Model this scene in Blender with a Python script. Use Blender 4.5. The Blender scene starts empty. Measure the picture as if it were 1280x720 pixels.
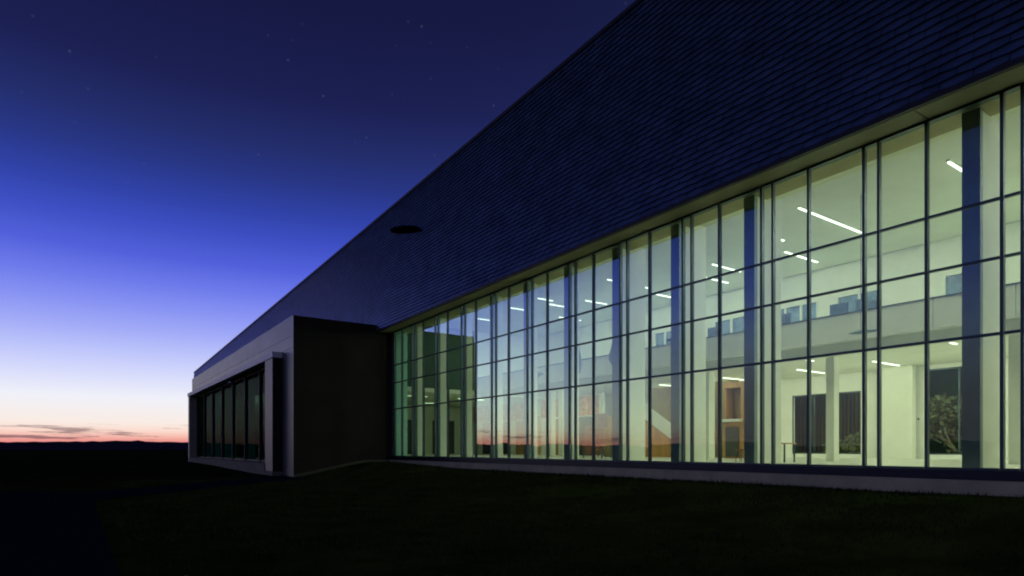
import bpy, math, random
from mathutils import Vector
random.seed(7)
S = bpy.context.scene
R = math.radians
COL = S.collection

# ------------------------------------------------------------------ camera
EYE = 1.8
cam = bpy.data.objects.new('camera', bpy.data.cameras.new('camera'))
COL.objects.link(cam)
cam.location = (0, 0, EYE)
cam.rotation_euler = (R(90), 0, R(-34.9))
cam.data.sensor_width = 36
cam.data.lens = 781 / 1280 * 36
cam.data.shift_y = 201 / 1280
cam.data.clip_start = 0.05
cam.data.clip_end = 9000
S.camera = cam

# ------------------------------------------------------------------ exposure
S.view_settings.view_transform = 'Standard'
S.view_settings.look = 'None'
S.view_settings.exposure = 0
S.view_settings.gamma = 1
S.view_settings.use_curve_mapping = False
S.render.engine = 'CYCLES'
S.cycles.use_denoising = True
S.cycles.max_bounces = 10
S.cycles.diffuse_bounces = 5
S.cycles.glossy_bounces = 4
S.cycles.transparent_max_bounces = 24
S.cycles.sample_clamp_indirect = 4
S.cycles.sample_clamp_direct = 2.6
S.cycles.filter_width = 2.0
S.cycles.caustics_reflective = False
S.cycles.caustics_refractive = False


def lin(c):
    return tuple(((x / 255) / 12.92 if x / 255 <= .04045 else ((x / 255 + .055) / 1.055) ** 2.4) for x in c)


# ------------------------------------------------------------------ world: dusk sky
W = bpy.data.worlds.new('World')
S.world = W
W.use_nodes = True
nt = W.node_tree
nt.nodes.clear()


def N(t, **k):
    n = nt.nodes.new(t)
    for a, b in k.items():
        setattr(n, a, b)
    return n


def L(a, b):
    nt.links.new(a, b)


def M(op, a, b=None, c=None, clamp=False):
    n = N('ShaderNodeMath', operation=op, use_clamp=clamp)
    for i, v in enumerate((a, b, c)):
        if v is None:
            continue
        if isinstance(v, (int, float)):
            n.inputs[i].default_value = v
        else:
            L(v, n.inputs[i])
    return n.outputs[0]


def MIX(f, a, b, mode='MIX'):
    n = N('ShaderNodeMix', data_type='RGBA', blend_type=mode)
    for s, v in ((n.inputs[0], f), (n.inputs[6], a), (n.inputs[7], b)):
        if isinstance(v, (int, float)):
            s.default_value = v
        elif isinstance(v, tuple):
            s.default_value = (*v, 1)
        else:
            L(v, s)
    return n.outputs[2]


def RAMP(f, stops, interp='LINEAR'):
    n = N('ShaderNodeValToRGB')
    e = n.color_ramp.elements
    n.color_ramp.interpolation = interp
    while len(e) > 1:
        e.remove(e[-1])
    for i, (p, c) in enumerate(stops):
        x = e[0] if i == 0 else e.new(p)
        x.position = p
        x.color = (*c, 1)
    L(f, n.inputs[0])
    return n.outputs[0]


def SMOOTH(v, a, b):
    n = N('ShaderNodeMapRange', interpolation_type='SMOOTHSTEP')
    L(v, n.inputs[0])
    n.inputs[1].default_value = a
    n.inputs[2].default_value = b
    return n.outputs[0]


tc = N('ShaderNodeTexCoord')
nz = N('ShaderNodeVectorMath', operation='NORMALIZE')
L(tc.outputs['Generated'], nz.inputs[0])
DIR = nz.outputs[0]
sp = N('ShaderNodeSeparateXYZ')
L(DIR, sp.inputs[0])
elev = M('MULTIPLY', M('ARCSINE', sp.outputs[2]), 180 / math.pi)
e01 = M('DIVIDE', elev, 60, clamp=True)
glow_az = R(-8)
gdir = (math.sin(glow_az), math.cos(glow_az), 0)
cmb = N('ShaderNodeCombineXYZ')
L(sp.outputs[0], cmb.inputs[0]); L(sp.outputs[1], cmb.inputs[1])
nh = N('ShaderNodeVectorMath', operation='NORMALIZE')
L(cmb.outputs[0], nh.inputs[0])
dt = N('ShaderNodeVectorMath', operation='DOT_PRODUCT')
L(nh.outputs[0], dt.inputs[0]); dt.inputs[1].default_value = gdir
w = M('MULTIPLY', SMOOTH(dt.outputs['Value'], -.1, 0.9), M('MAXIMUM', SMOOTH(dt.outputs['Value'], .64, .89), SMOOTH(elev, 4, 14)))
warm = [(-.1, (226, 118, 114)), (.6, (236, 146, 140)), (.95, (246, 186, 172)), (1.4, (252, 218, 204)), (2.0, (250, 236, 227)), (4.0, (240, 241, 249)), (6.0, (212, 217, 252)),
        (7.6, (188, 196, 251)), (9.2, (163, 172, 247)), (11.0, (137, 148, 243)), (13, (108, 122, 234)), (15.0, (82, 97, 218)), (17.2, (62, 80, 196)), (19.5, (48, 66, 166)),
        (22, (40, 54, 132)), (24.5, (35, 45, 106)), (28, (28, 32, 82)), (33, (23, 26, 68)), (45, (14, 17, 46)), (60, (9, 11, 32))]
cold = [(0, (112, 98, 104)), (2, (122, 108, 116)), (5, (130, 124, 145)), (9, (128, 136, 180)), (15, (92, 108, 178)), (22, (62, 78, 140)), (30, (36, 48, 96)), (42, (17, 22, 52)), (60, (9, 11, 32))]
cw = RAMP(e01, [(max(0, p) / 60, lin(c)) for p, c in warm])
cc = RAMP(e01, [(p / 60, lin(c)) for p, c in cold])
sky = MIX(w, cc, cw)
# low thin cloud bars lit from below the horizon
mp = N('ShaderNodeMapping')
L(DIR, mp.inputs[0])
mp.inputs['Scale'].default_value = (9, 9, 150)
nz1 = N('ShaderNodeTexNoise')
L(mp.outputs[0], nz1.inputs['Vector'])
nz1.inputs['Scale'].default_value = 1.6
nz1.inputs['Detail'].default_value = 5
nz1.inputs['Roughness'].default_value = .62
band = M('MULTIPLY', SMOOTH(elev, .2, .9), M('SUBTRACT', 1, SMOOTH(elev, 1.1, 2.9)))
cl = SMOOTH(M('MULTIPLY', nz1.outputs[0], M('ADD', M('MULTIPLY', band, .45), .55)), .49, .60)
cl = M('MULTIPLY', M('MULTIPLY', cl, band), .7)
sky = MIX(cl, sky, lin((96, 66, 84)))
nish = N('ShaderNodeTexSky', sky_type='NISHITA')
nish.sun_disc = False
nish.sun_elevation = R(-3)
nish.sun_rotation = glow_az
ad = N('ShaderNodeVectorMath', operation='MULTIPLY_ADD')
L(nish.outputs[0], ad.inputs[0]); ad.inputs[1].default_value = (.0006,) * 3; L(sky, ad.inputs[2])
sky = ad.outputs[0]
# faint stars at fixed directions of the night sky
s0, c0 = math.sin(R(34.9)), math.cos(R(34.9))
STARS = [(41, 20, .5), (87, 64, .9), (110, 111, .5), (27, 115, .3), (195, 71, .25), (94, 153, .3), (180, 204, .35), (160, 227, .25), (335, 44, .4), (378, 30, .3),
         (366, 50, .25), (360, 75, .8), (404, 120, 1), (323, 193, .7), (510, 27, .5), (527, 33, 1), (538, 53, .25), (495, 57, .25), (584, 59, .3), (617, 132, .8),
         (538, 98, .35), (490, 118, .35), (623, 86, .25), (458, 172, .7), (444, 178, .3), (543, 194, .6), (782, 4, .5)]
acc = None
for u, v, b in STARS:
    r_, z_ = (u - 640) / 781, (561 - v) / 781
    d_ = Vector((s0 + r_ * c0, c0 - r_ * s0, z_)).normalized()
    q = N('ShaderNodeVectorMath', operation='DISTANCE')
    L(DIR, q.inputs[0]); q.inputs[1].default_value = d_
    n = N('ShaderNodeMapRange', interpolation_type='SMOOTHSTEP')
    L(q.outputs['Value'], n.inputs[0])
    n.inputs[1].default_value = .0022; n.inputs[2].default_value = .0006
    n.inputs[3].default_value = 0; n.inputs[4].default_value = b * .026
    acc = n.outputs[0] if acc is None else M('ADD', acc, n.outputs[0])
st = N('ShaderNodeVectorMath', operation='ADD')
L(sky, st.inputs[0])
cb = N('ShaderNodeCombineXYZ')
for i in range(3):
    L(acc, cb.inputs[i])
L(cb.outputs[0], st.inputs[1])
bg = N('ShaderNodeBackground')
L(st.outputs[0], bg.inputs[0])
bg.inputs[1].default_value = 1.0
ow = N('ShaderNodeOutputWorld')
L(bg.outputs[0], ow.inputs[0])

# afterglow of the sun that has just set: one weak and very soft sun lamp
sun = bpy.data.objects.new('sun', bpy.data.lights.new('sun', 'SUN'))
COL.objects.link(sun)
sun.data.energy = .05
sun.data.angle = R(40)
sun.data.color = (1, .72, .66)
sun.rotation_euler = Vector((-gdir[0], -gdir[1], -math.tan(R(5)))).to_track_quat('-Z', 'Y').to_euler()

# ------------------------------------------------------------------ materials


def mat(name, col, rough=.7, metal=0, var=.12, scale=3, bump=0, bscale=20, spec=.5, stretch=None, emis=None, col2=None):
    global nt
    m = bpy.data.materials.new(name)
    m.use_nodes = True
    nt = m.node_tree
    b = nt.nodes['Principled BSDF']
    b.inputs['Roughness'].default_value = rough
    b.inputs['Metallic'].default_value = metal
    b.inputs['Specular IOR Level'].default_value = spec
    t = N('ShaderNodeTexCoord')
    src = t.outputs['Object']
    if stretch:
        mm = N('ShaderNodeMapping'); L(src, mm.inputs[0]); mm.inputs['Scale'].default_value = stretch
        src = mm.outputs[0]
    n = N('ShaderNodeTexNoise'); L(src, n.inputs['Vector']); n.inputs['Scale'].default_value = scale
    n.inputs['Detail'].default_value = 6; n.inputs['Roughness'].default_value = .6
    a = tuple(x * (1 - var) for x in col)
    c2 = col2 or tuple(min(1, x * (1 + var)) for x in col)
    o = RAMP(n.outputs[0], [(.3, a), (.7, c2)])
    L(o, b.inputs['Base Color'])
    rr = N('ShaderNodeMapRange'); L(n.outputs[0], rr.inputs[0])
    rr.inputs[3].default_value = max(0, rough - .08); rr.inputs[4].default_value = min(1, rough + .08)
    L(rr.outputs[0], b.inputs['Roughness'])
    if bump:
        n2 = N('ShaderNodeTexNoise'); L(src, n2.inputs['Vector']); n2.inputs['Scale'].default_value = bscale
        n2.inputs['Detail'].default_value = 8
        bp = N('ShaderNodeBump'); bp.inputs['Strength'].default_value = bump
        bp.inputs['Distance'].default_value = .05
        L(n2.outputs[0], bp.inputs['Height']); L(bp.outputs[0], b.inputs['Normal'])
    if emis:
        b.inputs['Emission Color'].default_value = (*emis[0], 1)
        b.inputs['Emission Strength'].default_value = emis[1]
    return m


def glass_mat(name, tint, base, graz):
    global nt
    m = bpy.data.materials.new(name)
    m.use_nodes = True
    nt = m.node_tree
    nt.nodes.clear()
    lw = N('ShaderNodeLayerWeight'); lw.inputs[0].default_value = .5
    f = M('ADD', base, M('MULTIPLY', M('POWER', lw.outputs['Facing'], 1.8), graz), clamp=True)
    t = N('ShaderNodeTexCoord')
    n = N('ShaderNodeTexNoise'); L(t.outputs['Object'], n.inputs['Vector']); n.inputs['Scale'].default_value = .55
    n.inputs['Detail'].default_value = 2
    bp = N('ShaderNodeBump'); bp.inputs['Strength'].default_value = .03; bp.inputs['Distance'].default_value = .12
    L(n.outputs[0], bp.inputs['Height'])
    tr = N('ShaderNodeBsdfTransparent'); 
    L(MIX(M('POWER', lw.outputs['Facing'], 1.6), tint, (tint[0] * .58, tint[1] * 1.0, tint[2] * .88)), tr.inputs[0])
    gl = N('ShaderNodeBsdfGlossy'); gl.inputs['Roughness'].default_value = 0.0
    gl.inputs['Color'].default_value = (.80, 1, .88, 1)
    L(bp.outputs[0], gl.inputs['Normal'])
    mx = N('ShaderNodeMixShader'); L(f, mx.inputs[0]); L(tr.outputs[0], mx.inputs[1]); L(gl.outputs[0], mx.inputs[2])
    o = N('ShaderNodeOutputMaterial'); L(mx.outputs[0], o.inputs[0])
    return m


def emit_mat(name, col, s):
    global nt
    m = bpy.data.materials.new(name)
    m.use_nodes = True
    nt = m.node_tree
    nt.nodes.clear()
    e = N('ShaderNodeEmission'); e.inputs[0].default_value = (*col, 1); e.inputs[1].default_value = s
    o = N('ShaderNodeOutputMaterial'); L(e.outputs[0], o.inputs[0])
    return m


G = {
    'grass': mat('grass', (.022, .027, .008), 1, 0, .5, .7, .8, 14, 0),
    'blade': mat('blade', (.030, .038, .011), .9, 0, .5, .8, 0, 14, 0),
    'paving': mat('paving', (.010, .011, .024), 1, 0, .2, 1.3, .25, 30, 0),
    'hill': mat('hill', (.045, .034, .060), 1, 0, .3, .01, 0, 1, 0),
    'concrete': mat('concrete', (.50, .43, .26), .85, 0, .2, 1.2, .3, 25, .3),
    'basestone': mat('basestone', (.17, .155, .11), .85, 0, .25, 1.2, .3, 20, .2),
    'kerb': mat('kerb', (.10, .09, .055), .9, 0, .2, 1.5, .2, 20, .1),
    'shingle': mat('shingle', (.23, .34, .50), .36, .85, .22, 1.1, .1, 8, .5),
    'vent': mat('vent', (.003, .003, .004), 1, 0, .1, 2, spec=0),
    'soffit': mat('soffit', (.30, .27, .15), .6, 0, .12, .8),
    'trim': mat('trim', (.012, .014, .018), .6, .1, .2, 2),
    'frame': mat('frame', (.055, .085, .092), .42, .5, .2, 2),
    'sill': mat('sill', (.022, .026, .036), .4, .5, .2, 1),
    'blackwall': mat('blackwall', (.027, .021, .014), .8, 0, .18, .8, .1, 10, .2),
    'fascia': mat('fascia', (.155, .16, .155), .42, .4, .10, 1.0, .04, 3, .5),
    'canopy': mat('canopy', (.80, .76, .74), .5, .0, .08, 2),
    'fin': mat('fin', (.26, .225, .19), .5, .2, .15, 1.5),
    'white': mat('white', (.72, .74, .66), .8, 0, .05, 1),
    'ceil': mat('ceil', (.68, .71, .58), .85, 0, .05, .7),
    'floor': mat('floor', (.66, .66, .55), .35, 0, .08, 1.2),
    'parapet': mat('parapet', (.62, .64, .54), .75, 0, .05, 1),
    'colface': mat('colface', (.70, .72, .60), .7, 0, .05, 1),
    'coldark': mat('coldark', (.16, .22, .20), .6, 0, .15, 1.3),
    'darkwall': mat('darkwall', (.03, .07, .05), .8, 0, .2, 1),
    'darkdoor': mat('darkdoor', (.035, .040, .028), .5, 0, .3, 1.5),
    'wood': mat('wood', (.34, .18, .06), .5, 0, .3, 2.0, .05, 10, .4, (1, 1, .15)),
    'wood2': mat('wood2', (.22, .14, .055), .5, 0, .3, 2.0, .05, 10, .4, (1, 1, .15)),
    'olive': mat('olive', (.27, .20, .085), .8, 0, .2, 1.0),
    'bluepane': mat('bluepane', (.10, .15, .20), .25, 0, .5, 1.2),
    'darkblue': mat('darkblue', (.045, .07, .10), .4, 0, .3, 3),
    'redbrown': mat('redbrown', (.16, .06, .035), .6, 0, .3, 3),
    'bark': mat('bark', (.20, .18, .13), .9, 0, .35, 5, .5, 20),
    'leaf': mat('leaf', (.12, .15, .07), .6, 0, .6, 1.5),
    'sunset_orange': mat('sunset_orange', (.60, .26, .09), .7, 0, .5, 2.2, .1, 10, .3),
    'slat': mat('slat', (.085, .085, .07), .7, 0, .3, 3, .05, 10, .3, (1, 1, .1)),
    'pot': mat('pot', (.30, .28, .24), .7, 0, .15, 3),
    'teal': mat('teal', (.45, .80, .66), .8, 0, .06, 1),
    'curtain': mat('curtain', (.10, .22, .17), .9, 0, .25, 2, 0, 1, .2, (1, 3, .1)),
}
nt = G['curtain'].node_tree
_p = nt.nodes['Principled BSDF']
_t = N('ShaderNodeBsdfTranslucent'); _t.inputs[0].default_value = (.10, .34, .24, 1)
_m = N('ShaderNodeMixShader'); _m.inputs[0].default_value = .6
L(_p.outputs[0], _m.inputs[1]); L(_t.outputs[0], _m.inputs[2]); L(_m.outputs[0], nt.nodes['Material Output'].inputs[0])
G['glass'] = glass_mat('glass', (.92, 1.0, .90), .10, 1.5)
G['wingglass'] = glass_mat('wingglass', (.55, .75, .64), .008, .014)
G['tube'] = emit_mat('tube', (.93, 1.0, .83), 165)
G['passage_fill'] = emit_mat('passage_fill', (.8, 1.0, .6), 22)
G['wing_fill'] = emit_mat('wing_fill', (.8, 1.0, .85), 70)

# ------------------------------------------------------------------ mesh helpers


class MB:
    def __init__(s):
        s.v, s.f, s.mi = [], [], []

    def face(s, pts, m=0):
        k = len(s.v)
        s.v += [tuple(p) for p in pts]
        s.f.append(tuple(range(k, k + len(pts)))); s.mi.append(m)

    def box(s, x0, x1, y0, y1, z0, z1, m=0, mx=None):
        k = len(s.v)
        s.v += [(x, y, z) for z in (z0, z1) for y in (y0, y1) for x in (x0, x1)]
        fs = [(0, 2, 3, 1), (4, 5, 7, 6), (0, 1, 5, 4), (2, 6, 7, 3), (0, 4, 6, 2), (1, 3, 7, 5)]
        for i, f in enumerate(fs):
            s.f.append(tuple(a + k for a in f))
            s.mi.append(mx if (mx is not None and i == 4) else m)   # index 4 is the -X face

    def hexa(s, p, m=0):
        """eight corners: bottom four ccw, top four ccw"""
        k = len(s.v)
        s.v += [tuple(q) for q in p]
        for f in ((3, 2, 1, 0), (4, 5, 6, 7), (0, 1, 5, 4), (1, 2, 6, 5), (2, 3, 7, 6), (3, 0, 4, 7)):
            s.f.append(tuple(a + k for a in f)); s.mi.append(m)

    def tube(s, a, b, ra, rb, n=8, m=0, cap=True):
        a, b = Vector(a), Vector(b)
        d = (b - a).normalized()
        u = d.orthogonal().normalized(); w_ = d.cross(u)
        k = len(s.v)
        for c, r in ((a, ra), (b, rb)):
            for i in range(n):
                t = 2 * math.pi * i / n
                s.v.append(tuple(c + (u * math.cos(t) + w_ * math.sin(t)) * r))
        for i in range(n):
            j = (i + 1) % n
            s.f.append((k + i, k + j, k + n + j, k + n + i)); s.mi.append(m)
        if cap:
            s.f.append(tuple(k + i for i in reversed(range(n)))); s.mi.append(m)
            s.f.append(tuple(k + n + i for i in range(n))); s.mi.append(m)

    def lathe(s, cx, cy, prof, n=16, m=0):
        k = len(s.v)
        for r, z in prof:
            for i in range(n):
                t = 2 * math.pi * i / n
                s.v.append((cx + r * math.cos(t), cy + r * math.sin(t), z))
        for j in range(len(prof) - 1):
            for i in range(n):
                i2 = (i + 1) % n
                s.f.append((k + j * n + i, k + j * n + i2, k + (j + 1) * n + i2, k + (j + 1) * n + i)); s.mi.append(m)

    def build(s, name, mats, parent=None, smooth=False, bevel=0):
        if not isinstance(mats, (list, tuple)):
            mats = [mats]
        me = bpy.data.meshes.new(name)
        me.from_pydata(s.v, [], s.f)
        for x in mats:
            me.materials.append(G[x] if isinstance(x, str) else x)
        for p, i in zip(me.polygons, s.mi):
            p.material_index = i
            p.use_smooth = smooth
        me.update()
        o = bpy.data.objects.new(name, me)
        COL.objects.link(o)
        if parent is not None:
            o.parent = parent
            ox, oy, oz = 0, 0, 0
            p = parent
            while p is not None:
                ox += p.location[0]; oy += p.location[1]; oz += p.location[2]; p = p.parent
            if ox or oy or oz:
                for vv in me.vertices:
                    vv.co.x -= ox; vv.co.y -= oy; vv.co.z -= oz
        if bevel:
            bm = o.modifiers.new('bevel', 'BEVEL'); bm.width = bevel; bm.segments = 2; bm.limit_method = 'ANGLE'
        return o


def tag(o, label, cat, group=None, kind=None):
    if label: o['label'] = label
    if cat: o['category'] = cat
    if group: o['group'] = group
    if kind: o['kind'] = kind
    return o


def empty(name, loc, label, cat, group=None):
    o = bpy.data.objects.new(name, None)
    COL.objects.link(o)
    o.location = loc
    return tag(o, label, cat, group)


def copy_tree(o, parent=None):
    c = o.copy(); COL.objects.link(c)
    if parent: c.parent = parent
    for ch in list(o.children):
        copy_tree(ch, c)
    return c


def sm(a, b, x):
    t = max(0, min(1, (x - a) / (b - a)))
    return t * t * (3 - 2 * t)


# ------------------------------------------------------------------ ground, hills, paths


def gz(x, y):
    z = (.25 * sm(11.3, 16, x) + .75 * max(0, min(1, (x - 11.3) / 4.7))) * (.68 + .20 * sm(30, 40, y)) * (1 - sm(60, 90, y)) * (1 - sm(44, 60, x)) * (1 - sm(20, 40, -y))
    z += .33 * sm(44, 74, y) * (1 - sm(90, 140, y)) * (1 - sm(10.5, 14, x)) * sm(-30, 0, x)
    return z


def lines():
    a = [i * 1.0 for i in range(-20, 61)]
    out, s_ = [], 60.0
    st_ = 2.0
    while s_ < 4200:
        s_ += st_; st_ *= 1.28; out.append(s_)
    neg, s_, st_ = [], -20.0, 2.0
    while s_ > -4200:
        s_ -= st_; st_ *= 1.28; neg.append(s_)
    return list(reversed(neg)) + a + out


gx = lines(); gy = lines()
gb = MB()
gb.v = [(x, y, gz(x, y) + (.03 * math.sin(x * .7 + y * .3) * math.sin(y * .45) if abs(x) < 60 and abs(y) < 90 and not (x < 1.5 and y < 44) else 0)) for y in gy for x in gx]
nx = len(gx)
for j in range(len(gy) - 1):
    for i in range(nx - 1):
        gb.f.append((j * nx + i, j * nx + i + 1, (j + 1) * nx + i + 1, (j + 1) * nx + i)); gb.mi.append(0)
g = gb.build('ground', 'grass', smooth=True)
tag(g, 'dark mown grass sloping gently up to the building', 'ground', kind='structure')

hb = MB()
n = 720
ring = []
for i in range(n):
    t = 2 * math.pi * i / n
    h = 14 + 1.5 * math.sin(3 * t + 1) + 1.4 * math.sin(11 * t + .5) + 1.0 * math.sin(37 * t) + random.uniform(0, 1.8)
    if random.random() < .25: h += random.uniform(0, 1.5)
    ring.append((t, max(8, h)))
for i in range(n):
    (t, h), (t2, h2) = ring[i], ring[(i + 1) % n]
    if i == n - 1: t2 = 2 * math.pi
    for (ra, fa), (rb, fb) in (((1500, 0), (1900, 1)), ((1900, 1), (2600, .6))):
        hb.face([(ra * math.sin(t), ra * math.cos(t), -1 + fa * h * 1.25), (ra * math.sin(t2), ra * math.cos(t2), -1 + fa * h2 * 1.25),
                 (rb * math.sin(t2), rb * math.cos(t2), -1 + fb * h2 * 1.25), (rb * math.sin(t), rb * math.cos(t), -1 + fb * h * 1.25)])
tag(hb.build('hills', 'hill'), 'low black wooded hills along the horizon', 'hills', kind='structure')


def sheet(name, quads, zoff, m, label, n=14):
    b = MB()
    for p in quads:
        p = [Vector(q) for q in p]
        for i in range(n):
            for j in range(n):
                def P(a, c):
                    q = p[0].lerp(p[1], a).lerp(p[3].lerp(p[2], a), c)
                    return (q.x, q.y, gz(q.x, q.y) + zoff)
                b.face([P(i / n, j / n), P((i + 1) / n, j / n), P((i + 1) / n, (j + 1) / n), P(i / n, (j + 1) / n)])
    o = b.build(name, m)
    return tag(o, label, 'path', kind='structure')


sheet('path', [((-5.6, -14, 0), (.5, -14, 0), (.5, 31, 0), (-5.6, 36, 0)), ((.5, 26, 0), (11.2, 37.2, 0), (10.3, 42, 0), (.5, 31, 0))], .035, 'paving',
      'dark bluish paved walk turning to the building corner')

# ------------------------------------------------------------------ the building
D = 18.0
BASE = 1.28
T3, T2 = 4.54, 6.35
def T1(y): return 7.79 - .006 * y
def HEAD(y): return 10.40 - .0115 * y
def EAVE(y): return 10.36 - .0115 * y
def RIDGE(y): return 18.93 - .029 * y
Y0, YC, YE = -12.0, 40.4, 124.0
B = empty('gallery_building', (18, 40, 0), 'long glass fronted building with dark shingled upper wall, lit inside at dusk', 'building')


def part(mb, name, m, parent=B, **k):
    return mb.build(name, m, parent, **k)


# shingle cladding ----------------------------------------------------
XE, XR = 16.86, 17.3
sb = MB()
SW, NR = .68, 40
ncol = int((YE - Y0) / SW)


def wallpt(y, f):
    ze, zr = EAVE(y), RIDGE(y)
    return XE + (XR - XE) * f, ze + (zr - ze) * f


for r in range(NR):
    f0, f1 = r / NR, (r + 1) / NR
    off = .5 * SW if r % 2 else 0
    for c in range(-1, ncol + 1):
        ya = max(Y0, Y0 + c * SW + off); yb = min(YE, Y0 + (c + 1) * SW + off)
        if yb - ya < .05: continue
        ya += .008; yb -= .008
        lip = random.uniform(.064, .076)
        tw = random.uniform(-.004, .004)
        pts = []
        ym = (ya + yb) / 2
        for yy, f, o in ((ya, f0 + .10 / NR, lip + tw), (ym, f0 - .05 / NR, lip), (yb, f0 + .10 / NR, lip - tw), (yb, f1 + .12 / NR, .004), (ya, f1 + .12 / NR, .004)):
            x, z = wallpt(yy, f)
            pts.append((x - o, yy, z))
        sb.face([pts[0], pts[4], pts[3], pts[2], pts[1]])
        # thin lower edge in dark trim, painting the shadow under the lip
        q = []
        for yy, f in ((ya, f0 + .10 / NR), (ym, f0 - .05 / NR), (yb, f0 + .10 / NR)):
            x, z = wallpt(yy, f); q.append((x + .0, yy, z))
        sb.face([pts[0], pts[1], q[1], q[0]], 1)
        sb.face([pts[1], pts[2], q[2], q[1]], 1)
# backing sheet, ridge cap
for i in range(20):
    a, b = Y0 + (YE - Y0) * i / 20, Y0 + (YE - Y0) * (i + 1) / 20
    xa, za = wallpt(a, 0); xb, zb = wallpt(b, 0)
    xc, zc = wallpt(a, 1); xd, zd = wallpt(b, 1)
    sb.face([(xa, a, za), (xc, a, zc), (xd, b, zd), (xb, b, zb)], 1)
part(sb, 'shingle_cladding', ['shingle', 'trim'])
cp = MB()
cp.hexa([(XR - .10, Y0, RIDGE(Y0)), (XR + .5, Y0, RIDGE(Y0)), (XR + .5, YE, RIDGE(YE)), (XR - .10, YE, RIDGE(YE)),
         (XR - .10, Y0, RIDGE(Y0) + .16), (XR + .5, Y0, RIDGE(Y0) + .16), (XR + .5, YE, RIDGE(YE) + .16), (XR - .10, YE, RIDGE(YE) + .16)])
part(cp, 'roof_cap', 'trim')
# roof deck falling to the rear, rear wall, end walls (the shell)
rb = MB()
XB = 37.0
for (a, b) in ((Y0, 42.0), (42.0, YE)):
    rb.face([(XR + .4, a, RIDGE(a) - .02), (XB, a, 11.6), (XB, b, 11.6 - .01 * b), (XR + .4, b, RIDGE(b) - .02)])
part(rb, 'roof_deck', 'trim')
ew = MB()
for y, s_ in ((Y0, 0), (YE, 0)):
    ew.face([(XE + .3, y + .02, 0), (XB, y + .02, 0), (XB, y + .02, 11.0), (XR + .4, y + .02, RIDGE(y) - .05), (XE + .3, y + .02, EAVE(y))])
ew.box(36.7, 37.0, 55.2, YE - .1, -.2, 10)
ew.box(36.7, 37.0, Y0 + .1, 55.2, 6.35, 10.9)
ew.box(17.2, 17.9, 82.8, YE - .1, -.2, 10.2)
part(ew, 'rear_wall', 'blackwall')
cw_ = MB()
cw_.box(43.5, 43.8, Y0, 55, -.2, 8); cw_.box(36.31, 43.49, 24.5, 24.8, -.2, 8); cw_.box(36.31, 43.49, Y0, Y0 + .3, -.2, 8); cw_.box(37.01, 43.8, Y0, 55, 8.01, 8.3)
part(cw_, 'courtyard_sky_blocker', 'darkwall')  # added walls and roof that block the sky, keeping the far windows dark

# eave trim and soffit -------------------------------------------------
eb = MB()
eb.hexa([(XE - .06, Y0, EAVE(Y0) - .13), (XE + .10, Y0, EAVE(Y0) - .13), (XE + .10, YC, EAVE(YC) - .13), (XE - .06, YC, EAVE(YC) - .13),
         (XE - .06, Y0, EAVE(Y0) + .02), (XE + .10, Y0, EAVE(Y0) + .02), (XE + .10, YC, EAVE(YC) + .02), (XE - .06, YC, EAVE(YC) + .02)])
part(eb, 'eave_trim', 'trim')
so = MB()
k = 0
y = Y0
while y < YC - .01:      # soffit panels with joints
    y2 = min(y + 3.168, YC)
    so.hexa([(XE + .11, y + .012, EAVE(y) - .08), (D - .04, y + .012, EAVE(y) - .04), (D - .04, y2 - .012, EAVE(y2) - .04), (XE + .11, y2 - .012, EAVE(y2) - .08),
             (XE + .11, y + .012, EAVE(y)), (D - .04, y + .012, EAVE(y) + .04), (D - .04, y2 - .012, EAVE(y2) + .04), (XE + .11, y2 - .012, EAVE(y2))])
    y = y2
part(so, 'soffit', 'soffit')
so = MB()
so.hexa([(D + .08, Y0, HEAD(Y0) + .0), (D + 1.25, Y0, HEAD(Y0)), (D + 1.25, YC, HEAD(YC)), (D + .08, YC, HEAD(YC)),
         (D + .08, Y0, 10.95), (D + 1.25, Y0, 10.95), (D + 1.25, YC, 10.95), (D + .08, YC, 10.95)])
part(so, 'bulkhead', 'soffit')

# slit vent in the cladding --------------------------------------------
vb = MB()
P0, P1 = Vector((0, 38.5, 16.20)), Vector((0, 34.1, 15.03))
NN = 12
def vx(z, y): return XE + (XR - XE) * (z - EAVE(y)) / (RIDGE(y) - EAVE(y)) - .06
ring_o, ring_i = [], []
for i in range(2 * NN):
    t = math.pi * i / NN
    c = P0.lerp(P1, .5 - .5 * math.cos(t)); h = math.sin(t)
    hh = (.25 if h > 0 else .14) * abs(h) ** .8 * (1 if h > 0 else -1)
    ring_o.append((vx(c.z + hh, c.y) - (.16 if h > 0 else .03), c.y, c.z + hh)); ring_i.append((vx(c.z + hh, c.y) + .02, c.y, c.z + hh * .8))
vb.face(ring_o)
for i in range(2 * NN):
    j = (i + 1) % (2 * NN)
    vb.face([ring_o[i], ring_o[j], (ring_i[j][0] + .1, *ring_i[j][1:]), (ring_i[i][0] + .1, *ring_i[i][1:])])
vo = part(vb, 'slit_vent', 'vent')
vf = MB()
for i in range(2 * NN):
    j = (i + 1) % (2 * NN)
    a, b = Vector(ring_o[i]), Vector(ring_o[j])
    if (b - a).length > 1e-4:
        vf.tube(a, b, .035, .035, 6)
vf.build('vent_frame', 'vent', vo)

# plinth, sill, floor ---------------------------------------------------
pb = MB()
pb.box(D - .30, D + .4, Y0, YC - .002, -.3, 1.04)
part(pb, 'plinth', 'concrete', bevel=.01)
pb = MB()
pb.box(D - .16, D + .12, Y0, YC - .004, 1.045, BASE)
part(pb, 'sill', 'sill', bevel=.008)
fb = MB()
fb.box(D + .13, 36.6, Y0 + .1, 55, .9, BASE - .005)
part(fb, 'floor_slab', 'floor')

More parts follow.
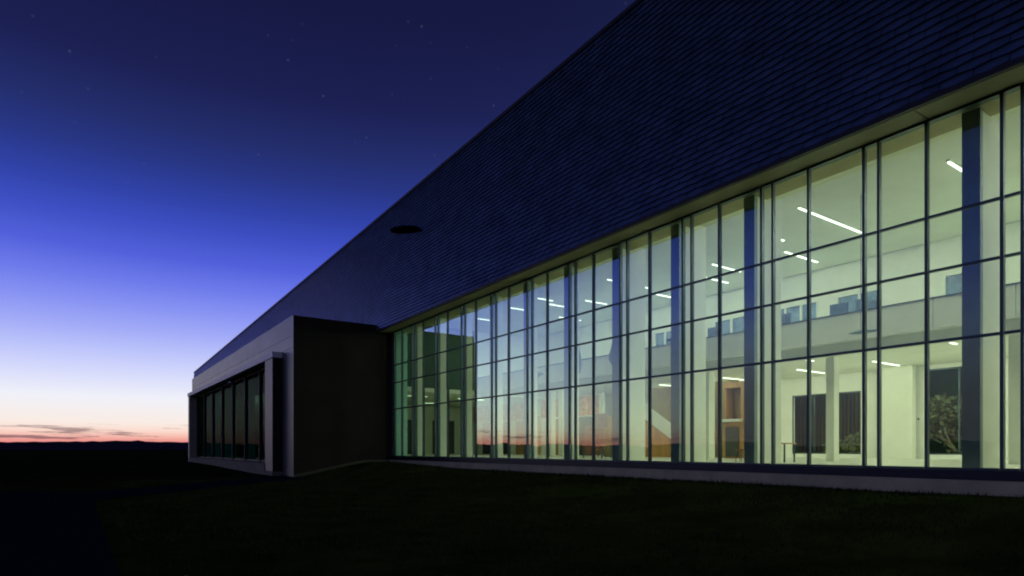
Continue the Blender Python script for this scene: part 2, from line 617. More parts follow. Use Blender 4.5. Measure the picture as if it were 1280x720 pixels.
# curtain wall bays ------------------------------------------------------
PER, S0Y = 3.165, 7.10
def frame_bar_y(mb, y0, y1, za, zb, t, d0=-.04, d1=.07):
    """transom: za, zb heights at the two ends"""
    mb.hexa([(D + d0, y0, za - t), (D + d1, y0, za - t), (D + d1, y1, zb - t), (D + d0, y1, zb - t),
             (D + d0, y0, za + t), (D + d1, y0, za + t), (D + d1, y1, zb + t), (D + d0, y1, zb + t)])


kk = range(-6, 11)
for k in kk:
    s = S0Y + PER * k
    d1, d2, e = s + 1.17, s + 1.56, s + PER
    if k == 10:
        e = YC - .05
        d1 = min(d1, e - .45); d2 = e - .06
    if s < Y0: continue
    fb = MB()
    for yc, wd in ((s, .034), (d1, .032), (d2, .036)):
        fb.box(D - .05, D + .09, yc - wd, yc + wd, BASE + .002, HEAD(yc) - .002)
    segs = [(s + .045, d1 - .045), (d1 + .045, d2 - .05), (d2 + .05, e - .045)]
    for (a, b) in segs:
        if b - a < .05: continue
        for fn, t in ((lambda q: T3, .035), (lambda q: T2, .03), (T1, .03)):
            frame_bar_y(fb, a, b, fn(a), fn(b), t)
        frame_bar_y(fb, a, b, HEAD(a) - .07, HEAD(b) - .07, .07, -.09, .12)
        frame_bar_y(fb, a, b, BASE + .03, BASE + .03, .028, -.08, .10)
    fo = part(fb, 'window_bay', 'frame')
    for (a, b) in segs:
        if b - a < .05: continue
        gb_ = MB()
        for z0, z1, z0b, z1b in ((BASE + .03, T3, BASE + .03, T3), (T3, T2, T3, T2), (T2, T1(a), T2, T1(b)), (T1(a), HEAD(a) - .07, T1(b), HEAD(b) - .07)):
            tx, tz = random.uniform(-1, 1) * .003 * (b - a), random.uniform(-1, 1) * .0012 * (z1 - z0)
            gb_.face([(D + tx + tz, a, z0 + .02), (D - tx + tz, b, z0b + .02), (D - tx - tz, b, z1b - .02), (D + tx - tz, a, z1 - .02)])
        gb_.build('glazing', 'glass', fo)

# interior columns behind the glass ---------------------------------------
for k in range(-5, 11):
    if k == 1: continue
    yc = 6.30 + 3.165 * k
    if yc < Y0 + .5: continue
    cb_ = MB()
    cb_.box(18.5, 18.68, yc - .20, yc + .20, BASE, 10.42, 0)
    part(cb_, 'shaded_column_face', 'coldark', bevel=.01)  # dark colour stands for the column's unlit outward face
    cb_ = MB()
    cb_.box(18.685, (20.1 if k < 5 else 19.1), yc - .17, yc - .02, BASE, 10.42, 0)
    part(cb_, 'lit_column_side', 'colface')  # pale colour stands for the lamplit side of the same column

# hall ceiling, mezzanine, far walls ------------------------------------
cb_ = MB(); cb_.box(D + 1.26, 36.6, Y0 + .1, 41, 10.82, 10.94)
part(cb_, 'ceiling', 'ceil')
MZ = 25.2
mb = MB()
mb.box(MZ + .12, 36.6, Y0 + .1, 40.9, 6.13, 6.40)
mz = part(mb, 'mezzanine_floor', 'ceil')
mb = MB()
y = Y0 + .1
while y < 40.8:
    y2 = min(y + 2.4, 40.9)
    mb.box(MZ - .10, MZ + .11, y + .008, y2 - .008, 6.10, 7.17); y = y2
mb.build('parapet', 'parapet', mz)
mb = MB(); mb.box(MZ - .13, MZ + .14, Y0 + .1, 40.9, 7.172, 7.21)
mb.build('handrail', 'frame', mz)
mb = MB(); mb.box(MZ + .4, MZ + .9, Y0 + .1, 40.9, 5.66, 6.125)
mb.build('downstand_beam', 'parapet', mz)
# mezzanine partition with windows (each a part)
mb = MB()
wins = [(20.9, 23.2), (17.0, 19.6), (13.9, 16.0), (9.2, 11.4), (5.2, 7.6), (25.2, 27.8), (29.6, 31.6)]
wins.sort()
xw = 30.6
yp = Y0 + .1
for a, b in wins:
    mb.box(xw, xw + .2, yp, a, 6.402, 10.8); yp = b
    mb.box(xw, xw + .2, a, b, 6.402, 7.0); mb.box(xw, xw + .2, a, b, 9.2, 10.8)
mb.box(xw, xw + .2, yp, 40.9, 6.402, 10.8)
pw = part(mb, 'mezzanine_wall', 'white')
for a, b in wins:
    f = MB()
    f.box(xw + .08, xw + .12, a, b, 7.0, 9.2, 0)
    nm = max(2, int((b - a) / .8))
    for i in range(nm + 1):
        yy = a + (b - a) * i / nm
        f.box(xw - .02, xw + .075, yy - .05, yy + .05, 7.0, 9.2, 1)
    f.build('office_window', ['bluepane', 'white'], pw)

# end walls at the far end of the hall
mb = MB(); mb.box(19.2, MZ - .15, 41.0, 41.3, 6.3, 10.94); part(mb, 'dark_end_wall', 'darkwall')  # dark finish imitates the unlit upper end of the hall
mb = MB(); mb.box(18.08, 18.98, 40.0, 40.2, BASE, 10.3); part(mb, 'end_return_wall', 'teal')
mb = MB(); mb.box(MZ - .1, 36.6, 41.0, 41.3, 6.13, 10.94); part(mb, 'mezzanine_end_wall', 'white')
mb = MB(); mb.box(18.99, 36.6, 41.0, 55, 5.95, 6.25); mb.box(18.98, 36.6, 55, 55.2, BASE - .3, 6.2); mb.box(18.75, 18.98, 40.21, 55, BASE - .3, 6.2)
part(mb, 'passage_shell', 'ceil')

# far ground floor wall with openings
mb = MB()
ops = [(10.0, 10.75, 1.5, 5.9), (11.35, 14.2, 1.5, 5.9), (17.5, 21.6, 1.5, 5.05), (2.0, 6.5, 1.5, 5.5), (-6, -1.5, 1.5, 5.5)]
ops.sort()
yp = Y0 + .1
for a, b, z0, z1 in ops:
    mb.box(36, 36.3, yp, a, BASE - .3, 6.12); yp = b
    mb.box(36, 36.3, a, b, BASE - .3, z0); mb.box(36, 36.3, a, b, z1, 6.12)
mb.box(36, 36.3, yp, 54.99, BASE - .3, 6.12)
fw = part(mb, 'far_wall', 'white')
for a, b, z0, z1 in ops:
    f = MB()
    nm = max(1, int((b - a) / 1.3))
    for i in range(nm + 1):
        yy = a + (b - a) * i / nm
        f.box(36.05, 36.15, yy - .03, yy + .03, z0, z1)
    f.box(36.05, 36.15, a, b, z0, z0 + .07); f.box(36.05, 36.15, a, b, z1 - .07, z1)
    f.build('courtyard_window', 'frame', fw)
# dark doors along the wall
PX = 33.0
mb = MB(); mb.box(PX, PX + .25, 35.2, 54.8, BASE, 6.1)
gp = part(mb, 'gallery_partition', 'white')
for a, b in ((35.6, 38.6), (39.1, 42.9), (43.4, 47.4), (48.0, 54.0)):
    f = MB(); f.box(PX - .05, PX - .003, a, b, 4.45, 5.95)
    f.build('sunset_reflection_panel', 'sunset_orange', gp)  # orange colour imitates the sunset reflected in the glass
for a, b, m in ((39.2, 41.5, 'wood'), (36.4, 37.9, 'darkdoor'), (45.0, 46.6, 'wood'), (47.6, 49.0, 'darkdoor'), (50.8, 52.3, 'darkdoor')):
    f = MB(); f.box(PX - .07, PX - .003, a, b, BASE, 4.3)
    dd = f.build('tall_door', m, gp)
    f = MB(); f.box(PX - .12, PX - .071, a + .12, a + .16, 2.2, 2.7); f.build('handle', 'frame', gp).parent = gp
for a, b in ((21.2, 23.6), (25.0, 27.4), (28.8, 31.2), (32.6, 34.6)):
    f = MB(); f.box(a, b, 54.85, 54.97, BASE, 4.6)
    part(f, 'tall_door', 'darkdoor')
# square pillars of the ground floor
for x, y_, w_ in ((35.2, 15.4, 1.7), (31.0, 24.0, .5), (26.0, 13.9, .35), (26.0, 20.2, .35), (26.0, 26.5, .35), (26.0, 32.9, .35), (26.0, 39.2, .35), (26, 7.6, .35), (26, 1.2, .35), (24.5, 45, .35), (24.5, 50, .35), (29.5, 36, .5)):
    f = MB(); f.box(x, x + .4, y_ - w_ / 2, y_ + w_ / 2, BASE, 6.12 if y_ < 41 else 5.94)
    part(f, 'pillar', 'colface', bevel=.01)

# ------------------------------------------------------------------ the side wing
WX, WY1 = 11.29, 82.6
WT = 10.30
mb = MB()
mb.box(WX + .02, D - .31, YC, YC + .4, -.3, WT - .03)                      # side wall towards the camera; its shade is put into the black colour
mb.box(D - .31, 18.6, YC, YC + .4, BASE, WT - .03)
wing = part(mb, 'side_wing', 'blackwall')
def wtop(y): return WT - .0058 * (y - YC)
mb = MB()
mb.face([(WX + .02, YC + .02, WT - .06), (D, YC + .02, WT - .06), (D, WY1, wtop(WY1) - .06), (WX + .02, WY1, wtop(WY1) - .06)])
mb.box(WX + .02, D, WY1 - .3, WY1 - .01, -.3, 9.9)
mb.build('wing_roof', 'blackwall', wing)
# kerb along the wing's side that climbs with the grass
mb = MB()
for i in range(16):
    xa, xb = WX + (D - .3 - WX) * i / 16, WX + (D - .3 - WX) * (i + 1) / 16
    za, zb = gz(xa, YC - .2), gz(xb, YC - .2)
    mb.hexa([(xa, YC - .28, za - .2), (xb, YC - .28, zb - .2), (xb, YC - .005, zb - .2), (xa, YC - .005, za - .2),
             (xa, YC - .28, za + .17), (xb, YC - .28, zb + .17), (xb, YC - .005, zb + .17), (xa, YC - .005, za + .17)])
mb.build('wing_kerb', 'kerb', wing)
# front face: fascia, near corner wall, lower base
WA, WB = 42.9, 80.6
mb = MB()
y = YC
zs = 8.24
pieces = []
while y < WY1 - .1:
    y2 = min(y + 4.2, WY1)
    for (lo, hi) in ((zs + .02, 9.02), (9.04, None)):
        for q in (0,):
            ha, hb_ = (wtop(y), wtop(y2)) if hi is None else (hi, hi)
            mb.hexa([(WX, y + .01, lo), (WX + .3, y + .01, lo), (WX + .3, y2 - .01, lo), (WX, y2 - .01, lo),
                     (WX, y + .01, ha), (WX + .3, y + .01, ha), (WX + .3, y2 - .01, hb_), (WX, y2 - .01, hb_)])
    y = y2
mb.build('fascia', 'fascia', wing)
mb = MB(); mb.box(WX, WX + .3, YC + .001, WA, -.3, zs + .0)
mb.build('corner_panel', 'fascia', wing)
mb = MB(); mb.box(WX, WX + .3, WB + .3, WY1, -.3, zs)
mb.build('corner_panel', 'fascia', wing)
# projecting surround: canopy, near fin, far fin, base
mb = MB(); mb.box(10.62, WX - .003, WA, WB + .6, 7.85, zs - .01)
mb.build('canopy', 'canopy', wing, bevel=.01)
mb = MB(); mb.box(10.66, WX + .05, WA + .005, WA + .12, .3, 7.84)
mb.build('shaded_jamb_face', 'blackwall', wing)  # black face paints the shaded side of the jamb
mb = MB(); mb.box(10.66, WX + .2, WA + .125, 45.0, .3, 7.84)
mb.build('jamb', 'fin', wing, bevel=.01)
mb = MB(); mb.box(10.66, WX + .2, WB - .6, WB + .25, .3, 7.84)
mb.build('jamb', 'fin', wing, bevel=.01)
mb = MB(); mb.box(10.60, WX + .4, 45.0, WB - .6, -.3, .82)
mb.box(10.60, WX + .2, WA, 45.0, -.3, .29); mb.box(10.60, WX + .2, WB - .6, WB + .3, -.3, .30)
mb.build('wing_base', 'basestone', wing)
# glazing of the wing
ga, gb2 = 45.0, WB - .6
nb = 7
mb = MB()
mb.box(WX + .2, WX + .35, ga, gb2, .83, .95); mb.box(WX + .2, WX + .35, ga, gb2, 7.7, 7.84)
for i in range(nb + 1):
    yy = ga + (gb2 - ga) * i / nb
    mb.box(WX + .12, WX + .38, yy - .06, yy + .06, .83, 7.84)
mb.build('wing_window_frame', 'trim', wing)
mb = MB()
for i in range(nb):
    a = ga + (gb2 - ga) * i / nb; b = ga + (gb2 - ga) * (i + 1) / nb
    q = random.uniform(-.003, .003)
    mb.face([(WX + .26 + q, a + .06, .95), (WX + .26 - q, b - .06, .95), (WX + .26 - q, b - .06, 7.7), (WX + .26 + q, a + .06, 7.7)])
mb.build('wing_glass', 'wingglass', wing)
mb = MB()
mb.box(16.8, 17.1, ga - 2, gb2 + 1, .3, 7.9); mb.box(WX + .5, 16.8, ga - 2, gb2 + 1, .75, .85); mb.box(WX + .5, 16.8, ga - 2, gb2 + 1, 7.9, 8.0)
mb.box(WX + .5, 16.8, gb2 + .6, gb2 + .8, .3, 7.9); mb.box(WX + .5, 16.8, ga - 1.2, ga - 1, .3, 7.9)
mb.build('wing_room', 'darkdoor', wing)
for yy, wd in ((54.7, 3.6), (61.9, 5.5), (70.0, 7.7)):
    mb = MB()
    m_ = int(wd / .16)
    for i in range(m_):       # hanging curtain folds
        a = yy + i * .16
        o1 = random.uniform(0, .03)
        x0, x1 = WX + .75 + o1, WX + .87 + o1
        mb.face([(x0, a, .9), (x1, a + .08, .9), (x1, a + .08, 7.8), (x0, a, 7.8)])
        mb.face([(x1, a + .08, .9), (x0, a + .16, .9), (x0, a + .16, 7.8), (x1, a + .08, 7.8)])
    mb.build('curtain', 'curtain', wing)

# ------------------------------------------------------------------ ceiling lights


def light_mesh(length, m, housing='white'):
    a = MB(); a.box(-length / 2, length / 2, -.06, .06, -.05, .0)
    b = MB(); b.box(-length / 2 + .03, length / 2 - .03, -.034, .034, -.085, -.052)
    return a, b


def ceiling_light(x0, x1, y, z, label, group, m='tube'):
    t = empty('ceiling_light', ((x0 + x1) / 2, y, z), label, 'ceiling light', group)
    l_ = x1 - x0
    for nm, mb_, mt in (('housing', light_mesh(l_, m)[0], 'white'), ('diffuser', light_mesh(l_, m)[1], m)):
        o = mb_.build(nm, mt)
        o.parent = t
    return t


HALL = [(22.3, 26.9, 8.2), (22.0, 26.7, 12.95), (22.3, 25.0, 15.35), (26.4, 29.2, 16.2), (25.3, 27.6, 19.3), (26.9, 28.9, 24.9), (23.0, 26.2, 24.2),
        (25.2, 27.0, 28.4), (27.2, 28.8, 27.5), (23.9, 25.8, 30.4), (22.4, 24.2, 32.6), (22.4, 23.7, 29.6), (22.5, 24.2, 36.6), (26.9, 28.9, 3.3), (26.9, 28.9, 21.0), (26.9, 28.9, 33.0),
        (22.3, 26.9, 3.2), (22.3, 26.9, -2.5), (22.3, 26.9, -8.0)]
ORD = 'nearest second third fourth fifth sixth seventh eighth ninth tenth eleventh twelfth thirteenth fourteenth fifteenth sixteenth seventeenth eighteenth nineteenth twentieth'.split()


def row_lights(spec, z, where, group, m='tube'):
    for i, (a, b, y) in enumerate(sorted(spec, key=lambda q: q[2])):
        ceiling_light(a, b, y, z, '%s white strip light %s' % (ORD[i], where), group, m)


row_lights(HALL, 10.815, 'on the high hall ceiling, counting away from the camera', 'strip lights on the high hall ceiling')
row_lights([(27.0, 29.4, yy) for yy in (-7, -1, 5, 10.5, 16.5, 22.5, 28.5, 34.5, 39.5)], 6.125, 'under the front edge of the balcony, counting away from the camera', 'strip lights under the balcony')
row_lights([(31.8, 34.6, yy) for yy in (-7, -1, 5, 10.5, 14.9, 18.8, 23.5, 28.5)], 6.125, 'under the balcony near its rear wall, counting from the camera', 'strip lights under the balcony')
row_lights([(20.5, 22.6, 44), (20.5, 22.6, 50)], 5.945, 'added to light the low end passage, glass side', 'added fill lights in the end passage', 'passage_fill')  # fill lights added to brighten the passage
row_lights([(25.5, 28, 44.2), (25.5, 28, 50.2)], 5.945, 'added to light the low end passage, inner side', 'added fill lights in the end passage', 'passage_fill')  # more added fill for the passage, inner row
row_lights([(37.2, 39.4, 9.6), (37.2, 39.4, 14.6), (36.9, 38.4, 18.6)], 8.0, 'added to brighten the courtyard planting', 'added fill lights over the courtyard')  # lamps added so the trees and shrubs look lit
row_lights([(15.0, 15.6, 71.3), (14.5, 15.3, 79.6)], 7.895, 'added out of sight behind the side wing curtains', 'added fill lights in the side wing', 'wing_fill')  # lamps added out of view to make the curtains glow

# ------------------------------------------------------------------ things on the ground floor
k_ = empty('wooden_kiosk', (30, 20.8, BASE), 'tall wooden kiosk with a pale hatch sill near the middle of the hall', 'kiosk')
mb = MB()
mb.box(30.0, 30.8, 19.6, 21.0, BASE, 5.5); mb.box(30.0, 30.8, 21.0, 22.1, BASE, 3.30); mb.box(30.0, 30.8, 21.0, 22.1, 5.2, 5.5)
mb.box(30.0, 30.8, 21.95, 22.1, 3.3, 5.2)
mb.build('cabinet', 'wood', k_, bevel=.01)
mb = MB(); mb.box(29.75, 30.4, 20.9, 22.15, 3.305, 3.45); mb.build('hatch_sill', 'white', k_)
mb = MB(); mb.box(30.7, 30.75, 21.0, 21.95, 3.46, 5.2); mb.build('shutter', 'wood2', k_)
mb = MB(); mb.box(29.93, 29.995, 21.1, 21.95, BASE + .1, 3.0); mb.build('door', 'darkdoor', k_)

k_ = empty('staircase', (30.5, 26, BASE), 'wood sided staircase with white sloping balustrade', 'staircase')
mb = MB()
for i in range(14):
    y1 = 24.9 + i * .26
    mb.box(29.9, 31.4, y1, y1 + .26, BASE, BASE + .12 + (i + 1) * .165)
mb.build('steps', 'wood2', k_)
mb = MB()
ya, yb, za, zb = 24.7, 28.6, 1.75, 4.15
mb.hexa([(29.78, ya, za), (29.88, ya, za), (29.88, yb, zb), (29.78, yb, zb), (29.78, ya, za + .95), (29.88, ya, za + .95), (29.88, yb, zb + .95), (29.78, yb, zb + .95)])
mb.build('balustrade', 'white', k_)
mb = MB()
mb.face([(29.80, 24.8, BASE), (29.80, 28.6, BASE), (29.80, 28.6, 4.1), (29.80, 24.8, 1.75)])
mb.face([(29.87, 24.8, BASE), (29.87, 28.6, BASE), (29.87, 28.6, 4.1), (29.87, 24.8, 1.75)])
mb.build('side_panel', 'wood', k_)
k_ = MB(); k_.box(32.0, 32.25, 22.7, 29.5, BASE, 5.9)
tag(k_.build('display_wall', 'olive'), 'tall olive display wall behind the staircase', 'display wall')

mb = empty('hanging_sign', (29.5, 31.6, 3.4), 'small dark red square sign hanging on rods', 'sign')
f = MB(); f.box(29.45, 29.53, 31.0, 32.2, 3.3, 4.2); f.build('panel', 'redbrown', mb, bevel=.02)
f = MB(); f.tube((29.49, 31.2, 4.2), (29.49, 31.2, 6.1), .012, .012, 6); f.tube((29.49, 32.0, 4.2), (29.49, 32.0, 6.1), .012, .012, 6); f.build('rods', 'frame', mb)

mb = empty('wooden_bench', (30, 31, BASE), 'low wooden bench with slatted back on the hall floor', 'bench')
f = MB(); f.box(29.6, 30.2, 29.9, 32.3, BASE + .42, BASE + .50); f.build('seat', 'wood', mb)
f = MB()
for i in range(3): f.box(30.18, 30.23, 29.9, 32.3, BASE + .6 + .18 * i, BASE + .72 + .18 * i)
f.build('backrest', 'wood', mb)
for y in (30.1, 32.1):
    for x in (29.65, 30.19):
        f = MB(); f.box(x, x + .06, y - .03, y + .03, BASE, BASE + (.42 if x < 30 else 1.1)); f.build('leg', 'frame', mb)


def locker(x, y, w_, h, m, label, name='cabinet', cat='cabinet'):
    o = empty(name, (x, y, BASE), label, cat)
    f = MB(); f.box(x, x + .5, y, y + w_, BASE + .08, BASE + h); f.build('carcass', m, o, bevel=.01)
    nd = max(1, round(w_ / .6))
    for i in range(nd):
        f = MB(); a = y + w_ * i / nd
        f.box(x - .025, x - .002, a + .01, a + w_ / nd - .01, BASE + .1, BASE + h - .02); fo = f.build('door', m, o)
        f = MB(); f.box(x - .05, x - .026, a + w_ / nd - .1, a + w_ / nd - .07, BASE + h * .45, BASE + h * .55); f.build('handle', 'frame', fo)
    return o


locker(33.2, 33.8, 2.4, 3.0, 'wood', 'tall orange brown cabinet standing before the far wall')
locker(28.0, 37.0, 1.3, 2.9, 'wood2', 'narrow dark brown cabinet near the end of the hall')
locker(30.6, 33.0, 1.5, 2.2, 'redbrown', 'low reddish brown cabinet between the display wall and the tall cabinet')

# planter with leafy plants before the dark courtyard window, trees outside


def leaves(mb, c, r, n, size, squash=.8, m=0):
    for _ in range(n):
        while True:
            p = Vector((random.uniform(-1, 1), random.uniform(-1, 1), random.uniform(-1, 1)))
            if p.length < 1: break
        p = Vector((p.x * r, p.y * r, p.z * r * squash)) + Vector(c)
        a = Vector((random.uniform(-1, 1), random.uniform(-1, 1), random.uniform(-.6, .6))).normalized() * size * random.uniform(.6, 1.3)
        b = a.orthogonal().normalized() * size * .35
        b.rotate(__import__('mathutils').Quaternion(a.normalized(), random.uniform(0, 6.28)))
        mb.face([p, p + a * .5 + b, p + a, p + a * .5 - b], m)


def tree(x, y, z, h, label, seed):
    random.seed(seed)
    o = empty('courtyard_tree', (x, y, z), label, 'tree')
    t, lf = MB(), MB()
    tips = []

    def grow(p, d, l_, r, lev):
        segs = 3
        for i in range(segs):
            nd = (d + Vector((random.uniform(-.25, .25), random.uniform(-.25, .25), random.uniform(-.05, .2)))).normalized()
            q = p + nd * l_ / segs
            t.tube(p, q, r, r * .82, 7, cap=False)
            p, d, r = q, nd, r * .82
        tips.append(p)
        if lev > 0:
            for _ in range(3 if lev > 1 else 4):
                dd = (d + Vector((random.uniform(-1, 1), random.uniform(-1, 1), random.uniform(-.3, .7)))).normalized()
                grow(p, dd, l_ * .72, r * .72, lev - 1)
    grow(Vector((x, y, z)), Vector((.1, .15, 1)).normalized(), h * .28, h * .035, 3)
    for p in tips:
        leaves(lf, p, h * .10, 30, .27)
    t.build('trunk', 'bark', o, smooth=True)
    lf.build('crown', 'leaf', o)


tree(37.7, 13.3, 0.6, 5.2, 'pale branched tree outside the tall window left of the wide dark column at the right', 3)
tree(38.2, 11.0, 0.6, 4.8, 'leafy tree outside, mostly behind the wide dark column at the right', 11)
tree(39.5, 13.6, 0.6, 5.6, 'dense dark tree behind the pale branched one', 5)
tree(38.4, 9.0, 0.6, 5.0, 'leafy courtyard tree seen right of the wide dark column', 19)
random.seed(21)
for (x, y, r, h, lab) in ((36.9, 18.0, .85, 1.3, 'round bushy shrub outside at the right end of the wide dark window'), (37.0, 19.4, .65, .9, 'lower shrub outside left of the round bushy one'),
                          (37.1, 12.2, .6, .9, 'small shrub at the foot of the pale branched tree')):
    o = empty('shrub', (x, y, .7), lab, 'shrub')
    f = MB()
    for i in range(14):
        t_ = i * .7; k1 = random.uniform(.5, 1)
        f.tube((x, y, .6), (x + math.cos(t_) * r * .8 * k1, y + math.sin(t_) * r * .8 * k1, 1.4 + h * random.uniform(.5, 1)), .02, .006, 5)
    f.build('stem', 'bark', o)
    f = MB(); leaves(f, (x, y, 1.35 + h * .5), r, 700, .16, h / r * .65); f.build('foliage', 'leaf', o)
o = empty('slatted_screen', (39.6, 20, 0), 'dark brown vertical slat screen seen through the wide dark window', 'screen')
f = MB()
y = 15.6
while y < 24.3:
    f.box(39.6, 39.66, y, y + .16, 0, 6.4); y += .24
f.build('slats', 'slat', o)
f = MB(); f.box(39.67, 39.72, 15.6, 24.3, 1.0, 1.1); f.box(39.67, 39.72, 15.6, 24.3, 5.6, 5.7); f.build('rails', 'frame', o)

# ------------------------------------------------------------------ things on the balcony
FL = 6.405


def desk_set(y, label, mon=True):
    o = empty('desk', (27.5, y, FL), label, 'desk')
    f = MB(); f.box(27.1, 27.9, y - .8, y + .8, FL + .98, FL + 1.03); f.build('desktop', 'white', o)
    for dx in (27.14, 27.82):
        for dy in (y - .76, y + .7):
            f = MB(); f.box(dx, dx + .05, dy, dy + .05, FL, FL + .98); f.build('leg', 'frame', o)


def monitor(x, y, w_, label):
    z = FL + 1.035
    o = empty('monitor', (x, y, z), label, 'monitor')
    f = MB(); f.box(x - .1, x + .1, y - .15, y + .15, z, z + .02); f.box(x - .02, x + .02, y - .03, y + .03, z + .02, z + .25); f.build('stand', 'trim', o)
    f = MB(); f.box(x - .03, x + .03, y - w_ / 2, y + w_ / 2, z + .18, z + .75); f.build('screen', 'darkblue', o, bevel=.01)


def chair(x, y, rz, label):
    o = empty('office_chair', (x, y, FL), label, 'chair', 'office chairs on the balcony')
    o.rotation_euler.z = 0
    c, s_ = math.cos(rz), math.sin(rz)
    f = MB(); f.tube((x, y, FL + .1), (x, y, FL + .72), .03, .03, 8)
    for i in range(5):
        t_ = i * 1.2566; f.tube((x, y, FL + .10), (x + .3 * math.cos(t_), y + .3 * math.sin(t_), FL + .05), .025, .018, 6)
    f.build('base', 'trim', o)
    f = MB(); f.box(x - .24, x + .24, y - .24, y + .24, FL + .72, FL + .80); f.build('seat', 'darkblue', o, bevel=.03)
    f = MB()
    cx, cy = x + .25 * c, y + .25 * s_
    f.hexa([(cx - .22 * s_ - .02 * c, cy + .22 * c - .02 * s_, FL + .9), (cx - .22 * s_ + .03 * c, cy + .22 * c + .03 * s_, FL + .9), (cx + .22 * s_ + .03 * c, cy - .22 * c + .03 * s_, FL + .9), (cx + .22 * s_ - .02 * c, cy - .22 * c - .02 * s_, FL + .9),
            (cx - .2 * s_ + .05 * c, cy + .2 * c + .05 * s_, FL + 1.6), (cx - .2 * s_ + .1 * c, cy + .2 * c + .1 * s_, FL + 1.6), (cx + .2 * s_ + .1 * c, cy - .2 * c + .1 * s_, FL + 1.6), (cx + .2 * s_ + .05 * c, cy - .2 * c + .05 * s_, FL + 1.6)])
    f.build('backrest', 'darkblue', o, bevel=.02)


desk_set(13.9, 'white topped high desk on the balcony behind the third wide pane')
monitor(27.5, 14.3, .8, 'wide dark monitor on the desk behind the third wide pane')
monitor(27.45, 13.3, .5, 'small upright dark monitor beside the wide one')
chair(27.0, 12.7, .3, 'dark chair just right of the small monitor on the balcony')
desk_set(17.2, 'white topped high desk on the balcony left of the fourth mullion')
monitor(27.5, 17.0, .9, 'dark monitor on the second desk of the balcony')
chair(26.9, 16.2, 2.0, 'dark chair beside the second desk')
chair(27.0, 19.0, -.6, 'dark chair standing alone on the balcony between two desks')
desk_set(20.6, 'white topped high desk on the balcony near the steel columns at the middle')
monitor(27.5, 20.8, .9, 'dark monitor on the third desk of the balcony')
for y, lab in ((23.6, 'dark blue bookcase on the balcony, nearer of two'), (28.2, 'dark blue bookcase on the balcony, farther of two')):
    o = empty('bookcase', (29, y, FL), lab, 'bookcase')
    f = MB()
    f.box(29.4, 29.45, y, y + 1.8, FL, FL + 2.0)
    for i in range(5): f.box(29.0, 29.4, y, y + 1.8, FL + i * .49, FL + i * .49 + .04)
    for i in range(4): f.box(29.0, 29.4, y + i * .587, y + i * .587 + .04, FL, FL + 2.0)
    f.build('case', 'darkblue', o)
    f = MB()
    for i in range(4):
        q = y + .06
        while q < y + 1.7:
            w_ = random.uniform(.03, .07)
            if random.random() < .8: f.box(29.05, 29.3, q, q + w_, FL + i * .49 + .045, FL + i * .49 + random.uniform(.26, .42))
            q += w_ + .005
    b_ = f.build('books', 'bluepane', o); b_['kind'] = 'stuff'

# suspended shapes in the tall part of the hall
def hang(x, y, z, w_, h, label, twist):
    o = empty('hanging_sculpture', (x, y, z), label, 'sculpture')
    f = MB()
    prof = [(0, -.5), (.18, -.42), (.34, -.2), (.3, 0), (.16, .2), (.08, .38), (.02, .5)]
    nseg = 12
    k0 = 0
    for r, zz in prof:
        for i in range(nseg):
            t_ = 2 * math.pi * i / nseg + zz * twist
            f.v.append((x + r * w_ * .5 * math.cos(t_), y + r * w_ * 1.4 * math.sin(t_) + zz * .15 * w_, z + zz * h))
    for j in range(len(prof) - 1):
        for i in range(nseg):
            i2 = (i + 1) % nseg
            f.f.append((j * nseg + i, j * nseg + i2, (j + 1) * nseg + i2, (j + 1) * nseg + i)); f.mi.append(0)
    f.build('body', 'coldark', o, smooth=True)
    f = MB(); f.tube((x, y + .07 * w_, z + .5 * h), (x, y + .07 * w_, 10.8), .01, .01, 5); f.build('wire', 'frame', o)


hang(22.5, 23.2, 6.65, .8, 1.3, 'dark drop shaped sculpture hanging on a wire left of the middle of the hall', 2)
hang(22.5, 29.9, 6.3, 1.9, .5, 'flat dark sculpture hanging low on a wire toward the far end', 1)
hang(22.5, 25.9, 6.8, .5, 1.9, 'slim dark sculpture hanging upright on a wire', 1)
hang(22.8, 11.0, 5.95, 1.2, .18, 'small flat dark sculpture hanging just below the balcony edge', 0)


# ------------------------------------------------------------------ grass blades on the lawn before the glass wall
random.seed(99)
gm = MB()
while len(gm.f) < 60000:
    u_ = random.random()
    x = random.uniform(.8, 17.6)
    y = random.uniform(2.5, 40.0)
    if x < 1.5 and y > 26: continue
    if y > 25.5 and x < 11.6:
        lo, hi = 26 + (x - .5) * 1.047, 31 + (x - .5) * 1.12
        if lo - .2 < y < hi + .2: continue
    h = random.uniform(.04, .11) * (1 + .5 * math.sin(x * 1.3) * math.sin(y * .9))
    a = random.uniform(0, 6.283); w_ = random.uniform(.006, .012) * (1 + y / 18)
    z = gz(x, y)
    dx, dy = math.cos(a) * w_, math.sin(a) * w_
    lx, ly = random.uniform(-.04, .04), random.uniform(-.04, .04)
    gm.face([(x - dx, y - dy, z), (x + dx, y + dy, z), (x + lx, y + ly, z + h)])
tag(gm.build('grass', 'blade'), 'short rough grass growing on the lawn before the glass wall', 'grass', kind='stuff')

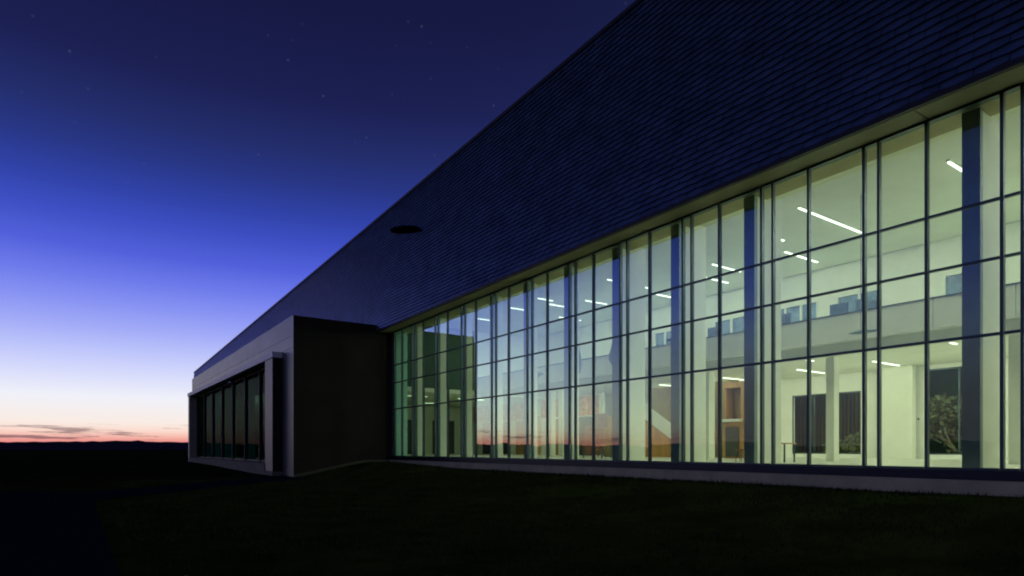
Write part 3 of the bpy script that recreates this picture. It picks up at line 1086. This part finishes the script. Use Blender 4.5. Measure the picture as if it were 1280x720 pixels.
# framed prints on the balcony wall
pr = [(24.2, .7, .9, 'darkblue', 'narrow dark blue print on the balcony wall, fifth from the camera'), (16.5, .5, .8, 'bluepane', 'slim blue print on the balcony wall between two office windows'),
      (12.2, 1.0, .7, 'darkblue', 'dark wide print on the balcony wall behind the third wide pane'), (28.4, .7, 1.0, 'bluepane', 'tall blue print on the balcony wall toward the far end'),
      (32.6, 1.2, .8, 'darkblue', 'large dark print on the balcony wall nearest the far end')]
for y, w_, h, m, lab in pr:
    o = empty('framed_print', (30.56, y, 7.9), lab, 'framed print', 'framed prints on the balcony wall')
    f = MB(); f.box(30.555, 30.595, y - w_ / 2, y + w_ / 2, 7.9 - h / 2, 7.9 + h / 2); f.build('frame', 'frame', o)
    f = MB(); f.box(30.54, 30.553, y - w_ / 2 + .05, y + w_ / 2 - .05, 7.95 - h / 2, 7.85 + h / 2); f.build('picture', m, o)

# tables and stools on the ground floor
def table(x, y, w_, label):
    o = empty('table', (x, y, BASE), label, 'table', 'tables in the hall')
    f = MB(); f.box(x - .4, x + .4, y - w_ / 2, y + w_ / 2, BASE + .70, BASE + .75); f.build('tabletop', 'wood', o, bevel=.01)
    for dx in (-.36, .31):
        for dy in (-w_ / 2 + .04, w_ / 2 - .09):
            f = MB(); f.box(x + dx, x + dx + .05, y + dy, y + dy + .05, BASE, BASE + .699); f.build('leg', 'frame', o)


def stool(x, y, label):
    o = empty('stool', (x, y, BASE), label, 'stool', 'stools in the hall')
    f = MB(); f.lathe(x, y, [(.01, BASE + .44), (.17, BASE + .44), (.19, BASE + .47), (.17, BASE + .50), (.01, BASE + .50)], 16); f.build('seat', 'redbrown', o, smooth=True)
    for i in range(4):
        t_ = .785 + i * 1.571
        f = MB(); f.tube((x + .12 * math.cos(t_), y + .12 * math.sin(t_), BASE + .44), (x + .2 * math.cos(t_), y + .2 * math.sin(t_), BASE), .015, .012, 6); f.build('leg', 'frame', o)


table(23.4, 25.4, 1.6, 'wooden table in the hall, farther of two')
table(22.6, 14.3, 1.4, 'wooden table in the hall, nearer of two')
stool(22.8, 24.4, 'round red brown stool just this side of the farther table')
stool(22.3, 26.6, 'round red brown stool beyond the farther table')
stool(22.0, 15.4, 'round red brown stool beyond the nearer table')
o = empty('reception_desk', (28.6, 29.8, BASE), 'olive fronted reception desk with a wooden counter top', 'desk')
f = MB(); f.box(27.7, 28.2, 27.9, 29.4, BASE, BASE + 1.0); f.build('front', 'olive', o, bevel=.02)
f = MB(); f.box(27.6, 28.3, 27.8, 29.5, BASE + 1.003, BASE + 1.06); f.build('counter', 'wood', o, bevel=.01)
